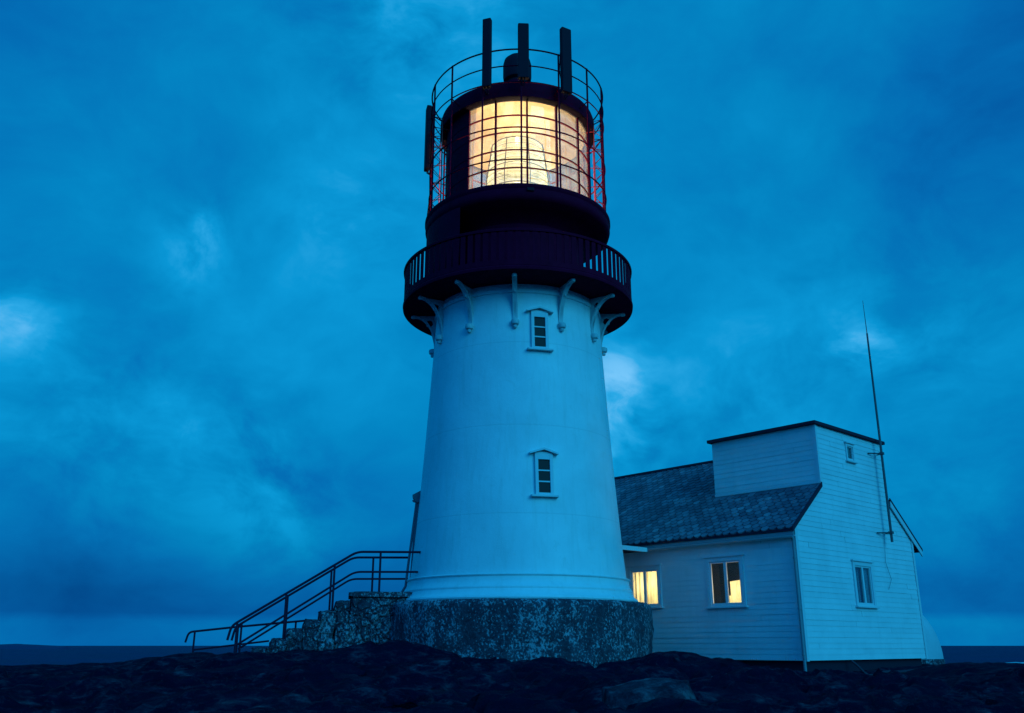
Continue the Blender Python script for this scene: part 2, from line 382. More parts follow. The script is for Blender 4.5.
# ------------------------------------------------------------------ ground
def sstep(t): t = np.clip(t, 0, 1); return t * t * (3 - 2 * t)
def blocks(x, y, sx, sy, seed):
    """tilted slabs of cracked rock: height and distance to the crack between neighbouring cells"""
    u, v = x / sx, y / sy; iu, iv = np.floor(u), np.floor(v)
    d1 = np.full(np.shape(x), 9.0); d2 = np.full(np.shape(x), 9.0); h = np.zeros(np.shape(x))
    for a in (-1, 0, 1):
        for b in (-1, 0, 1):
            cu, cv = iu + a, iv + b
            du, dv = u - (cu + .15 + .7 * hsh(cu, cv, seed)), v - (cv + .15 + .7 * hsh(cu, cv, seed + 1)); d = np.hypot(du, dv)
            hh = (hsh(cu, cv, seed + 2) - .5) + du * (hsh(cu, cv, seed + 3) - .5) * .9 + dv * (hsh(cu, cv, seed + 4) - .5) * .9
            near = d < d1; d2 = np.where(near, d1, np.minimum(d2, d)); h = np.where(near, hh, h); d1 = np.where(near, d, d1)
    return h, d2 - d1
BUMPS = [  # x, y, rx, ry, height
    (1.0, 21.0, 3.2, 1.6, -0.13), (19.5, 33.0, 6.0, 5.0, -0.25),
    (-3.0, 22.3, 2.0, 1.3, 0.55), (-0.2, 21.0, 1.8, 1.0, 0.04), (0.75, 21.1, 0.55, 0.6, 0.10), (3.9, 22.4, 1.0, 0.9, 0.22), (7.3, 22.2, 1.5, 1.8, -0.42), (6.6, 19.0, 1.8, 1.6, -0.18),
    (8.2, 24.4, 2.2, 2.0, -0.62), (11.0, 27.0, 3.2, 2.2, -0.30), (20.5, 29.5, 5.5, 7.0, -0.85), (8.6, 20.6, 2.6, 3.6, -0.50), (-8.0, 24.0, 1.8, 2.0, 0.14), (-13.5, 24.5, 4.2, 6.0, -0.46),
    (-11.5, 18.0, 3.0, 1.5, -0.15), (6.6, 17.5, 1.8, 1.0, 0.16), (-5.0, 17.0, 2.4, 1.0, 0.16), (-1.5, 15.6, 1.4, 0.8, 0.15), (10.5, 19.0, 3.0, 1.5, -0.14), (0.3, 18.5, 1.8, 1.0, -0.15)]
def height(x, y):
    z = np.where(y < 25, -0.30 - 0.050 * (25 - y), -0.30 - 0.030 * (y - 25))
    r = np.hypot((x - 4) / 1.25, y - 14)
    near = 1 - sstep((np.hypot(x - 0.2, y - 25) - 2.6) / 2.0) * 1.0
    wx, wy = x + 1.2 * fbm(x * .4, y * .4, 3, 51), y + 1.2 * fbm(x * .4, y * .4, 3, 77)
    rough = (fbm(wx * 0.42, wy * 0.55, 6, 3, 0.52) - 0.5) * 0.85
    ridg = (1 - np.abs(2 * fbm(wx * 0.55 + wy * 0.25, wy * 0.95, 5, 23, 0.5) - 1) * 2.2)
    rough = rough + np.clip(ridg, -1, 1) * 0.09
    q = (rough + 0.6) / 0.17; led = (np.floor(q) + sstep((q - np.floor(q)) * 1.8 - 0.35)) * 0.17 - 0.6   # worn ledges
    rough = 0.45 * rough + 0.55 * led + (fbm(x * 2.6, y * 2.6, 5, 91, .6) - 0.5) * 0.20
    rx, ry_ = wx * .94 + wy * .34, -wx * .34 + wy * .94
    h1, c1 = blocks(rx, ry_, 2.3, 1.0, 301); h2, c2 = blocks(rx + 3, ry_ + 5, .9, .5, 401)
    rough = rough + h1 * .20 + h2 * .10 - .10 * np.exp(-(c1 / .07) ** 2) - .05 * np.exp(-(c2 / .10) ** 2)
    sg = 1.10 - 0.68 * sstep((y - 20.0) / 3)          # calmer near the buildings
    z = z + rough * sg * (1 - 0.6 * near)
    for bx, by, rx, ry, h in BUMPS: z = z + h * np.exp(-((x - bx) / rx) ** 2 - ((y - by) / ry) ** 2)
    z = z - 33.5 * sstep((r - 23) / 75) - 0.10 * np.clip(r - 20, 0, 1e9) * 0.15
    z = z + (fbm(x * .06, y * .06, 4, 9) - .5) * np.clip((r - 30) / 10, 0, 1) * 5
    return z
xs = np.concatenate([np.arange(-150, -26, 4.0), np.arange(-26, 30, 0.115), np.arange(30, 160, 4.0)])
ys = np.concatenate([np.arange(-90, 4, 4.0), np.arange(4, 10, 0.25), np.arange(10, 34, 0.10), np.arange(34, 56, 0.5), np.arange(56, 150, 4.0)])
XX, YY = np.meshgrid(xs, ys); ZZ = height(XX, YY)
nx, ny = len(xs), len(ys)
co = np.stack([XX, YY, ZZ], -1).reshape(-1, 3)
idx = np.arange(nx * ny).reshape(ny, nx)
fc = np.stack([idx[:-1, :-1], idx[:-1, 1:], idx[1:, 1:], idx[1:, :-1]], -1).reshape(-1, 4)
me = bpy.data.meshes.new('rock_ground')
me.vertices.add(len(co)); me.vertices.foreach_set('co', co.ravel())
me.loops.add(fc.size); me.loops.foreach_set('vertex_index', fc.ravel())
me.polygons.add(len(fc)); me.polygons.foreach_set('loop_start', np.arange(0, fc.size, 4)); me.polygons.foreach_set('loop_total', np.full(len(fc), 4))
me.polygons.foreach_set('use_smooth', np.ones(len(fc), bool)); me.update(); me.validate()
me.materials.append(M_rock)
g = bpy.data.objects.new('rock_ground', me); COL.objects.link(g); tag(g, kind='structure')
def gz(x, y): return float(height(np.array([float(x)]), np.array([float(y)]))[0])

SEA = -30.0
bm = BM(); ctr = bm.verts.new((0, 0, SEA)); prev = [ctr] * 96
for rr in (300, 1500, 6000, 25000, 120000):
    cur = [bm.verts.new((rr * math.cos(2 * math.pi * k / 96), rr * math.sin(2 * math.pi * k / 96), SEA)) for k in range(96)]
    for k in range(96):
        q = [prev[k], cur[k], cur[(k + 1) % 96], prev[(k + 1) % 96]]
        bm.faces.new(q[:3] if q[0] is q[3] else q)
    prev = cur
tag(obj('sea', bm, M_sea), kind='structure')
# low island on the left horizon
bm = BM(); prv = None
for k in range(61):
    x = -4750 + k * 16.5; t = k / 60
    h = (math.sin(math.pi * t) ** 0.6) * (11 + 14 * float(fbm(np.array([x * .006]), np.array([0.5]), 4, 5)[0])) * (0.75 + 0.4 * math.exp(-((t - .55) / .2) ** 2))
    row = [bm.verts.new((x, 8000 + dy, SEA - 2 + (h + 24) * fz * (1 if 0 < k < 60 else 0.05))) for dy, fz in ((-160, 0), (-70, .7), (0, 1), (80, .75), (200, 0))]
    if prv:
        for a in range(4): bm.faces.new((prv[a], row[a], row[a + 1], prv[a + 1]))
    prv = row
tag(obj('island', bm, M_island, smooth=True), kind='structure')
# surf breaking on a skerry far to the right
bm = BM(); rnd = random.Random(3)
for k in range(26):
    t = k / 25; cx = 905 + 75 * t; cy = 1700 + rnd.uniform(-50, 60); L = rnd.uniform(5, 16); hh = rnd.uniform(.4, 1.9) * math.sin(math.pi * min(1, t + .08))+.25
    ph = [rnd.uniform(.7, 1.2) for _ in range(12)]
    top = bm.verts.new((cx, cy, SEA + hh)); rg = [bm.verts.new((cx + L * ph[q] * math.cos(q * math.pi / 6), cy + 22 * ph[q] * math.sin(q * math.pi / 6), SEA + 0.05)) for q in range(12)]
    for q in range(12): bm.faces.new((top, rg[q], rg[(q + 1) % 12]))
tag(obj('sea_foam', bm, M_foam, smooth=True), kind='stuff')

# ------------------------------------------------------------------ lighthouse
TX, TY = 0.17, 25.0; TC = (TX, TY)
T = thing('lighthouse', (TX, TY, -0.3), 'white tapering lighthouse with dark red gallery and glowing lantern on round stone base', 'lighthouse')
def az(deg):  # azimuth from the seaward front (towards the photograph's side), positive to the right
    a = R(-90 + deg); return Vector((math.cos(a), math.sin(a), 0))
def tang(deg):
    a = R(-90 + deg); return Vector((-math.sin(a), math.cos(a), 0))
def P(deg, r, z): return Vector((TX, TY, z)) + az(deg) * r

# rough stone base
bm = BM(); lathe(bm, TC, [(0, 1.045), (3.0, 1.05), (3.30, 1.05), (3.44, 1.035), (3.51, 0.97)] + [(3.515 + .01 * (k % 2), 0.97 - 0.115 * k) for k in range(1, 19)], 220)
for v in bm.verts:
    r = math.hypot(v.co.x - TX, v.co.y - TY)
    if r > 3.1:
        a = math.atan2(v.co.y - TY, v.co.x - TX)
        n = float(fbm(np.array([a * 9.0 + 40]), np.array([v.co.z * 2.6 + 9]), 4, 31)[0]) - .5
        k = 1 + n * 0.040; v.co.x = TX + (v.co.x - TX) * k; v.co.y = TY + (v.co.y - TY) * k
        v.co.z += (float(fbm(np.array([a * 5.0 + 10]), np.array([3.3]), 4, 61)[0]) - .5) * 0.05 * (1 if r > 3.3 else 0)
obj('stone_base', bm, M_stone, T, True)
# shaft
PROF = [(1.02, 3.02), (1.35, 2.985), (1.7, 2.905), (2.5, 2.825), (3.85, 2.715), (5.2, 2.62), (6.8, 2.52), (8.4, 2.425), (9.33, 2.38)]
def shaft_r(z): return float(np.interp(z, [q[0] for q in PROF], [q[1] for q in PROF]))
bm = BM(); lathe(bm, TC, [(shaft_r(z), z) for z in np.linspace(1.02, 9.33, 60)], 128); obj('tower_shaft', bm, M_white, T, True)
bm = BM(); lathe(bm, TC, [(2.96, 1.66), (2.985, 1.655), (3.0, 1.63), (2.99, 1.605), (2.965, 1.59), (2.975, 1.50), (3.0, 1.42), (3.05, 1.36), (3.06, 1.33), (3.05, 1.30), (3.08, 1.22), (3.13, 1.16), (3.18, 1.13), (3.195, 1.09), (3.18, 1.052), (2.9, 1.051)], 128); obj('base_moulding', bm, M_white, T, True)
bm = BM(); lathe(bm, TC, [(2.38, 9.20), (2.43, 9.17), (2.445, 9.12), (2.43, 9.07), (2.38, 9.05)], 128); obj('top_moulding', bm, M_white, T, True)

# small tower windows with pointed hoods
def tower_window(deg, z0):
    rr = shaft_r(z0) - 0.006; O = P(deg, rr, z0); a, n = tang(deg), az(deg)
    sl = (shaft_r(z0 + 1) - shaft_r(z0)); up = (Z + n * sl).normalized()
    bm = BM()
    box(bm, O, a, n, up, (-.235, -.150), (-.03, .075), (0, 1.02), .008); box(bm, O, a, n, up, (.150, .235), (-.03, .075), (0, 1.02), .008)
    box(bm, O, a, n, up, (-.149, .149), (-.03, .072), (.90, 1.02)); box(bm, O, a, n, up, (-.149, .149), (-.03, .072), (0.0, .05))
    fr = obj('window', bm, M_trim, T)
    for k in (1, 2):
        bm = BM(); box(bm, O, a, n, up, (-.149, .149), (.0, .060), (.05 + .283 * k - .018, .05 + .283 * k + .018)); obj('glazing_bar', bm, M_trim, fr)
    bm = BM(); box(bm, O, a, n, up, (-.149, .149), (.022, .030), (.05, .90)); obj('pane', bm, mat_pane, fr)
    bm = BM(); box(bm, O, a, n, up, (-.35, .35), (-.03, .13), (-.06, -.003), .01); obj('sill', bm, M_trim, fr)
    bm = BM()
    pts = [(-.37, 1.03), (-.37, 1.075), (0, 1.20), (.37, 1.075), (.37, 1.03), (0, 1.145)]
    for y0, y1 in ((-.04, .14),):
        A = [bm.verts.new(O + a * x + up * z_ + n * y0) for x, z_ in pts]; B = [bm.verts.new(O + a * x + up * z_ + n * y1) for x, z_ in pts]
        for k in range(6): bm.faces.new((A[k], A[(k + 1) % 6], B[(k + 1) % 6], B[k]))
        for q in ((0, 1, 2, 5), (2, 3, 4, 5)): bm.faces.new([A[k] for k in q]); bm.faces.new([B[k] for k in q][::-1])
    box(bm, O, a, n, up, (-.23, .23), (-.03, .06), (1.022, 1.09))
    obj('hood', bm, M_trim, fr)
def f_pane(t, b):
    b.inputs['Specular IOR Level'].default_value = 0.10
mat_pane = mat('dark_window_pane', (0.004, 0.004, 0.012), 0.3, build=f_pane)
tower_window(13.2, 7.46); tower_window(13.4, 3.56)

# entrance with hood on the stair side
dz = -90 + -10; O = P(-112, shaft_r(2.2) - .02, 1.32); a, n = tang(-112), az(-112)
up = (Z + n * -0.055).normalized()
bm = BM(); box(bm, O, a, n, up, (-.55, .55), (-.3, .06), (0, 2.30), .01); dr = obj('door', bm, M_jamb, T)
bm = BM()
box(bm, O, a, n, up, (-.70, -.552), (-.3, .13), (0, 2.42), .01); box(bm, O, a, n, up, (.552, .70), (-.3, .13), (0, 2.42), .01); box(bm, O, a, n, up, (-.70, .70), (-.3, .125), (2.425, 2.52))
obj('door_frame', bm, M_jamb, dr)
bm = BM()
A = [(-.3, 2.53), (.20, 2.53), (.22, 2.58), (-.3, 2.84)]
v0 = [bm.verts.new(O + a * -.75 + n * y + up * z_) for y, z_ in A]; v1 = [bm.verts.new(O + a * .75 + n * y + up * z_) for y, z_ in A]
for k in range(4): bm.faces.new((v0[k], v0[(k + 1) % 4], v1[(k + 1) % 4], v1[k]))
bm.faces.new(v0); bm.faces.new(v1[::-1]); obj('hood', bm, M_jamb, dr)
bm = BM(); tube(bm, [P(-84, 3.22, 1.16), P(-84, 3.02, 1.50), P(-84, shaft_r(1.9) + .10, 1.9), P(-84, shaft_r(3.0) + .09, 3.0), P(-84, shaft_r(3.8) + .07, 3.85)], .034, 8); pp = obj('wall_pipe', bm, M_jamb, T, True)
bm = BM(); O = P(-84, shaft_r(3.8), 3.72); a, n = tang(-84), az(-84)
q = [(0, 0), (.08, 0), (.19, .14), (.20, .20), (-.02, .32)]
v0 = [bm.verts.new(O + a * -.13 + n * y + Z * z_) for y, z_ in q]; v1 = [bm.verts.new(O + a * .13 + n * y + Z * z_) for y, z_ in q]
for k in range(5): bm.faces.new((v0[k], v0[(k + 1) % 5], v1[(k + 1) % 5], v1[k]))
bm.faces.new(v0); bm.faces.new(v1[::-1]); obj('pipe_hood', bm, M_jamb, pp)

# gallery
bm = BM(); lathe(bm, TC, [(2.38, 9.332), (3.33, 9.332), (3.38, 9.35), (3.39, 9.42), (3.36, 9.47), (1.9, 9.475)], 128); gal = obj('gallery_floor', bm, M_red, T, True)
bm = BM(); lathe(bm, TC, [(3.335, 9.475), (3.365, 9.475), (3.365, 9.62), (3.335, 9.62), (3.335, 9.475)], 128); obj('kick_plate', bm, M_red, gal, True)
bm = BM(); lathe(bm, TC, [(3.31, 10.44), (3.39, 10.44), (3.40, 10.50), (3.36, 10.53), (3.31, 10.50), (3.31, 10.44)], 128); rail = obj('gallery_railing', bm, M_red, T, True)
def ring_copies(name, bm_at, n, m, parent, off=0.0, smooth=False):
    """one piece at azimuth `off`, then copies turned about the tower's axis"""
    first = obj(name, bm_at, m, parent, smooth)
    out = [first]
    for k in range(1, n): out.append(dup(first, parent, 2 * math.pi * k / n))
    return out
bm = BM(); box(bm, P(0, 3.35, 9.62), tang(0), az(0), Z, (-.070, .070), (-.010, .010), (0, .82)); ring_copies('baluster', bm, 96, M_red, rail)
# brackets: arc flange, web with a round hole, turned drop
def arc_pts(n=14):
    return [(3.10 - 0.66 * math.cos(t), 8.26 + 1.03 * math.sin(t)) for t in np.linspace(0, math.pi / 2, n)]
br0 = -2.0
bm = BM(); ap = [(r - .01, z) for r, z in arc_pts()]
def ribbon(bm, pts, deg, half, th):
    a = tang(deg); V = []
    for i, (r, z) in enumerate(pts):
        d = Vector((pts[min(i + 1, len(pts) - 1)][0] - pts[max(i - 1, 0)][0], pts[min(i + 1, len(pts) - 1)][1] - pts[max(i - 1, 0)][1])); d.normalize(); nr, nz = d.y, -d.x
        V.append([bm.verts.new(P(deg, r + nr * th * s, z + nz * th * s) + a * half * e) for s, e in ((-.5, -1), (-.5, 1), (.5, 1), (.5, -1))])
    for A, B in zip(V, V[1:]):
        for k in range(4): bm.faces.new((A[k], A[(k + 1) % 4], B[(k + 1) % 4], B[k]))
    bm.faces.new(V[0]); bm.faces.new(V[-1][::-1])
ribbon(bm, ap, br0, .065, .05)
flange = obj('bracket', bm, M_bracket, T)
bm = BM(); hc = (2.62, 9.07); out = []
edge = ap[::-1] + [(2.36, 8.26 + .1), (2.36, 9.31)]
poly = [Vector((p[0], p[1])) for p in ([(3.08, 9.30)] + ap[::-1][1:] + [(2.40, 8.3), (2.37, 8.7), (2.36, 9.0), (2.36, 9.31), (2.6, 9.31), (2.85, 9.31)])]
rings = []
for e in (-.018, .018):
    o1 = [bm.verts.new(P(br0, p.x, p.y) + tang(br0) * e) for p in poly]
    o2 = []
    for p in poly:
        d = (p - Vector(hc)).normalized() * 0.115; o2.append(bm.verts.new(P(br0, hc[0] + d.x, hc[1] + d.y) + tang(br0) * e))
    rings.append((o1, o2)); N = len(poly)
    for k in range(N): bm.faces.new((o1[k], o1[(k + 1) % N], o2[(k + 1) % N], o2[k]))
for w_ in (0, 1):
    A, B = rings[0][w_], rings[1][w_]
    for k in range(N): bm.faces.new((A[k], A[(k + 1) % N], B[(k + 1) % N], B[k]))
obj('web', bm, M_bracket, flange)
bm = BM(); lathe(bm, P(br0, 2.50, 0)[:2], [(0, 8.02), (.045, 8.03), (.06, 8.07), (.045, 8.10), (.10, 8.13), (.115, 8.19), (.10, 8.25), (.05, 8.275), (0, 8.28)], 14); obj('drop', bm, M_bracket, flange, True)
bm = BM(); lathe(bm, P(br0, 3.10, 0)[:2], [(0, 9.24), (.06, 9.245), (.07, 9.28), (.06, 9.325), (0, 9.33)], 12); obj('boss', bm, M_bracket, flange, True)
for k in range(1, 12): dup_tree(flange, T, 2 * math.pi * k / 12)

# service drum, lantern, roof
bm = BM(); lathe(bm, TC, [(1.95, 9.475), (1.95, 11.35), (2.05, 11.45), (2.40, 11.60), (2.70, 11.70), (2.77, 11.76), (2.80, 11.86), (2.78, 12.02), (2.82, 12.08), (2.82, 12.15), (2.74, 12.18), (2.3, 12.20), (2.26, 12.24), (1.2, 12.24)], 128); obj('service_drum', bm, M_red, T, True)
bm = BM(); box(bm, P(7, 2.80, 11.92), tang(7), az(7), Z, (-.10, .10), (-.03, .05), (0, .10), .02); obj('drum_light', bm, M_black, T)
bm = BM()
lathe(bm, TC, [(1.9, 9.48), (2.76, 9.48), (2.76, 11.72), (1.9, 11.72), (1.9, 9.48)], 20, R(-90 - 118), R(-90 - 36))
e0 = [v for v in bm.verts]
obj('gallery_cabin', bm, M_red, T, True)
LR = 2.20; ZB, ZT = 12.30, 15.26
bm = BM(); lathe(bm, TC, [(2.26, 12.24), (2.26, 12.32), (2.14, 12.32), (2.14, 12.24)], 128); obj('lantern_sill', bm, M_red, T, True)
bm = BM(); lathe(bm, TC, [(2.42, 15.205), (2.43, 15.25), (2.43, 15.60), (2.40, 15.70), (2.32, 15.76), (2.0, 15.98), (1.5, 16.32), (1.0, 16.66), (.5, 17.0), (.38, 17.1), (.36, 17.22)], 128); rf = obj('lantern_roof', bm, M_red, T, True)
bm = BM(); lathe(bm, TC, [(2.145, 15.205), (2.10, 15.40), (1.9, 15.75), (1.4, 16.12), (.9, 16.48), (.4, 16.80), (0, 16.9)], 96); obj('ceiling', bm, M_ceil, rf, True)
bm = BM(); lathe(bm, TC, [(2.15, 15.20), (2.38, 15.185), (2.42, 15.203)], 96); obj('eave_soffit', bm, M_black, rf, True)  # black instead of red: shade under the eave put into the colour
bm = BM(); lathe(bm, TC, [(.33, 17.15), (.34, 17.30), (.44, 17.36), (.46, 17.5), (.46, 17.95), (.42, 18.12), (.30, 18.24), (.12, 18.30), (0, 18.31)], 32); obj('ventilator', bm, M_black, rf, True)
bm = BM(); lathe(bm, TC, [(0, 12.26), (2.12, 12.262)], 64); obj('lantern_floor', bm, mat('lantern_floor_paint', (.45, .40, .32), .6), T)
# blank iron panels between -92 and -44 degrees, glass elsewhere
ga = [-41 + 24 * k for k in range(15)]
def arc_panel(bm, d0, d1, r0, r1, z0, z1, n=10):
    lathe(bm, TC, [(r0, z0), (r1, z0), (r1, z1), (r0, z1), (r0, z0)], n, R(-90 + d0), R(-90 + d1))
for k, a0 in enumerate(ga):
    bm = BM()
    if k >= 13:
        arc_panel(bm, a0, a0 + 24, LR - .045, LR + .012, 12.322, 15.20); obj('wall_panel', bm, M_red, T, True)
    else:
        arc_panel(bm, a0 + .5, a0 + 23.5, LR - .008, LR, 12.322, 15.20); obj('lantern_pane', bm, M_lglass, T, True)
bm = BM(); box(bm, P(-41, LR, 12.322), tang(-41), az(-41), Z, (-.024, .024), (-.05, .035), (0, 2.88)); gb = ring_copies('glazing_bar', bm, 15, M_red, T)
for z in (12.98, 13.56, 14.14, 14.70):
    bm = BM(); lathe(bm, TC, [(LR - .03, z - .013), (LR + .025, z - .013), (LR + .025, z + .013), (LR - .03, z + .013), (LR - .03, z - .013)], 120); obj('glazing_ring', bm, M_red, T, True)

# the lens: stepped glass beehive with brass ribs, lamp inside, the glass also given its own glow
prof = []; z = 12.62
def lens_r(z):
    t = (z - 13.55) / 1.42
    return (0.97 - .20 * t) if z > 13.55 else 0.97 - .05 * (13.55 - z)
while z < 14.86:
    r = lens_r(z); h = 0.085 if abs(z - 13.55) > .3 else 0.12
    prof += [(r - .045, z), (r + .02, z + .02), (r + .0, z + h - .012)]; z += h
prof = [(0, 12.60), (.8, 12.605)] + prof + [(.66, 14.95), (.48, 15.05), (.25, 15.11), (0, 15.13)]
bm = BM(); lathe(bm, TC, prof, 72); lens = obj('lens', bm, M_lens, T, False)
bm = BM(); pts = [P(22, lens_r(z) + .05, z) for z in np.linspace(12.62, 14.86, 22)]
tube(bm, pts, .019, 6); ribs = ring_copies('lens_rib', bm, 8, M_brass, lens, smooth=True)
for z, rr in ((12.66, .02), (13.22, .02), (13.45, .008), (13.66, .008), (13.90, .02), (14.08, .008), (14.26, .008), (14.44, .008), (14.62, .008), (14.84, .016)):
    bm = BM(); tube(bm, ring_pts(TC, lens_r(z) + .04, z, 48), rr, 6, True); obj('lens_ring', bm, M_brass, lens, True)
bm = BM(); lathe(bm, TC, [(0, 12.262), (.62, 12.264), (.62, 12.34), (.5, 12.40), (.5, 12.55), (.7, 12.60), (0, 12.602)], 40); obj('lens_pedestal', bm, M_brass, lens, True)
for nm, z, e in (('lantern_light', 13.15, 600), ('lantern_light', 15.35, 50)):  # first sits in the lens; upper one is added to brighten the ceiling
    if not e: continue
    pl = bpy.data.lights.new(nm, 'POINT'); pl.energy = e; pl.color = (1.0, 0.80, 0.50); pl.shadow_soft_size = .10
    po = bpy.data.objects.new(nm, pl); COL.objects.link(po); po.parent = T; po.location = (0, 0, z + .3)

# outer cage: posts with laced inner bars, hoops
CR = 2.72; cage_a = [2 + 24 * k for k in range(15)]
cage = None
def cage_post(deg, laced):
    bm = BM(); tube(bm, [P(deg, CR, 12.16), P(deg, CR, 16.60)], .028, 8); post = obj('cage_post', bm, M_red, T, True)
    if laced:
        bm = BM(); tube(bm, [P(deg, CR - .27, 12.19), P(deg, CR - .27, 15.46), P(deg, CR, 15.46)], .017, 6); obj('inner_bar', bm, M_redbright, post)
        bm = BM(); zz = list(np.linspace(12.22, 15.4, 12)); path = [P(deg, CR if k % 2 else CR - .27, z) for k, z in enumerate(zz)]
        tube(bm, path, .013, 5); obj('lacing', bm, M_redbright, post)
        for z in (13.2, 14.4, 15.1):
            bm = BM(); tube(bm, [P(deg, CR, z), P(deg, LR, z)], .014, 5); obj('cross_bar', bm, M_redbright, post)
    bm = BM(); tube(bm, [P(deg, CR, 15.46), P(deg, CR - .34, 15.32)], .018, 6); obj('stay', bm, M_red, post)
    return post
plain = cage_post(2, False); laced = cage_post(74, True)
for k in range(1, 15):
    if k in (1, 2, 13, 14): dup_tree(plain, T, 2 * math.pi * k / 15)
    elif k != 3: dup_tree(laced, T, 2 * math.pi * (k - 3) / 15)
for z, rr in ((16.58, .024), (16.02, .019), (15.47, .019), (13.98, .021), (12.95, .021)):
    bm = BM(); tube(bm, ring_pts(TC, CR, z, 96), rr, 6, True); obj('cage_hoop', bm, M_red, T, True)

# ------------------------------------------------------------------ antennas on the cage
def panel(deg, z0, z1, wd, label, rad=CR + .13, turn=0.0):
    t = thing('panel_antenna', tuple(P(deg, rad, z0)), label, 'antenna', 'panel antennas round the lantern')
    a, n = tang(deg), az(deg)
    q = Matrix.Rotation(R(turn), 3, 'Z'); a, n = q @ a, q @ n
    O = P(deg, rad, z0)
    bm = BM(); box(bm, O, a, n, Z, (-wd / 2, wd / 2), (-.07, .09), (0.03, z1 - z0 - .05), .035); obj('radome_case', bm, M_black, t)
    bm = BM(); tube(bm, [O - n * .115 + Z * .06, O - n * .115 + Z * (z1 - z0)], .03, 8); obj('mounting_pole', bm, M_black, t, True)
    for f in (.12, .85):
        bm = BM(); h = (z1 - z0) * f; box(bm, O + Z * h, a, n, Z, (-.08, .08), (-.17, -.06), (0, .09), .01); obj('clamp', bm, M_black, t)
    bm = BM()
    for e in (-.05, .03): tube(bm, [O + a * e + Z * .04, O + a * e - Z * .05, O + a * e * .5 - n * .12 - Z * .12], .018, 6)
    obj('cable_plug', bm, M_black, t, True)
panel(-18.3, 15.25, 17.66, .26, 'tall black panel antenna left of the roof ventilator')
panel(3.2, 15.45, 17.38, .32, 'black panel antenna standing in front of the round roof ventilator')
panel(29.6, 15.22, 17.50, .33, 'black panel antenna right of the roof ventilator with cable looped beside it')
panel(-93, 14.20, 16.55, .30, 'black panel antenna hanging on the left side of the lantern cage beside the blank wall', CR + .12, 18)
bm = BM(); tube(bm, [P(28, CR + .05, 17.0), P(27, CR + .02, 16.6), P(26.5, CR + .02, 16.0), P(28, CR + .03, 15.5), P(30, CR + .08, 15.2)], .014, 6)
tag(obj('antenna_cable', bm, M_black, None, True), 'thin black cable looping beside the right panel antenna', 'cable')
bm = BM(); tube(bm, [P(-96, CR + .05, 14.15), P(-97, CR + .04, 13.4), P(-97, CR + .10, 12.7), P(-97, CR + .06, 12.12)], .03, 6)
tag(obj('antenna_cable', bm, M_black, None, True), 'black cable running down from the side antenna along the lantern cage', 'cable')

# ------------------------------------------------------------------ stone stair
sa = R(10); U = Vector((-math.cos(sa), -math.sin(sa), 0)); V = Vector((-math.sin(sa), math.cos(sa), 0)); SO = Vector((TX, TY, 0))
S = thing('stone_stair', tuple(SO + U * 5 + Z * -0.3), 'rough stone stair climbing to the landing at the lighthouse door', 'staircase')
steps = [(2.55, 4.46, 1.30), (4.40, 4.83, 1.07), (4.77, 5.20, .835), (5.14, 5.57, .605), (5.51, 5.95, .395), (5.89, 6.35, .165), (6.29, 6.76, -.055)]
def rough_block(r0, r1, w0, w1, z0, z1, amp, seed):
    bm = BM(); nx_, ny_, nz_ = max(3, int((r1 - r0) / .09)), int((w1 - w0) / .10), max(3, int((z1 - z0) / .09))
    bmesh.ops.create_cube(bm, size=1.0)
    bmesh.ops.subdivide_edges(bm, edges=bm.edges[:], cuts=11, use_grid_fill=True)
    for v in bm.verts:
        p = v.co + Vector((.5, .5, .5)); c0 = Vector((r0 + (r1 - r0) * p.x, w0 + (w1 - w0) * p.y, z0 + (z1 - z0) * p.z))
        f = lambda a, b, s: float(fbm(np.array([a * 3.3 + 20]), np.array([b * 3.3 + 20]), 4, s)[0]) - .5
        e = sum(1 for q in p if q < .01 or q > .99)
        d = Vector((f(c0.y, c0.z, seed), f(c0.x + 7, c0.z, seed + 3), f(c0.x, c0.y + 3, seed + 5) * .55)) * amp
        if e >= 2: d -= (p - Vector((.5, .5, .5))) * .06
        c0 += d
        v.co = SO + U * c0.x + V * c0.y + Z * c0.z
    return bm
for k, (r0, r1, zt) in enumerate(steps):
    bm = rough_block(r0, r1, -.92 - .012 * k, .86 + .01 * k, -1.0, zt - (.125 if k == 0 else 0), .20, 40 + 9 * k)
    o = obj('landing' if k == 0 else 'step', bm, M_rubble, S, True)
    if k == 0:
        bm = rough_block(2.55, 4.50, -.96, .90, zt - .15, zt, .05, 77); obj('cap_slab', bm, M_stone, o, True)

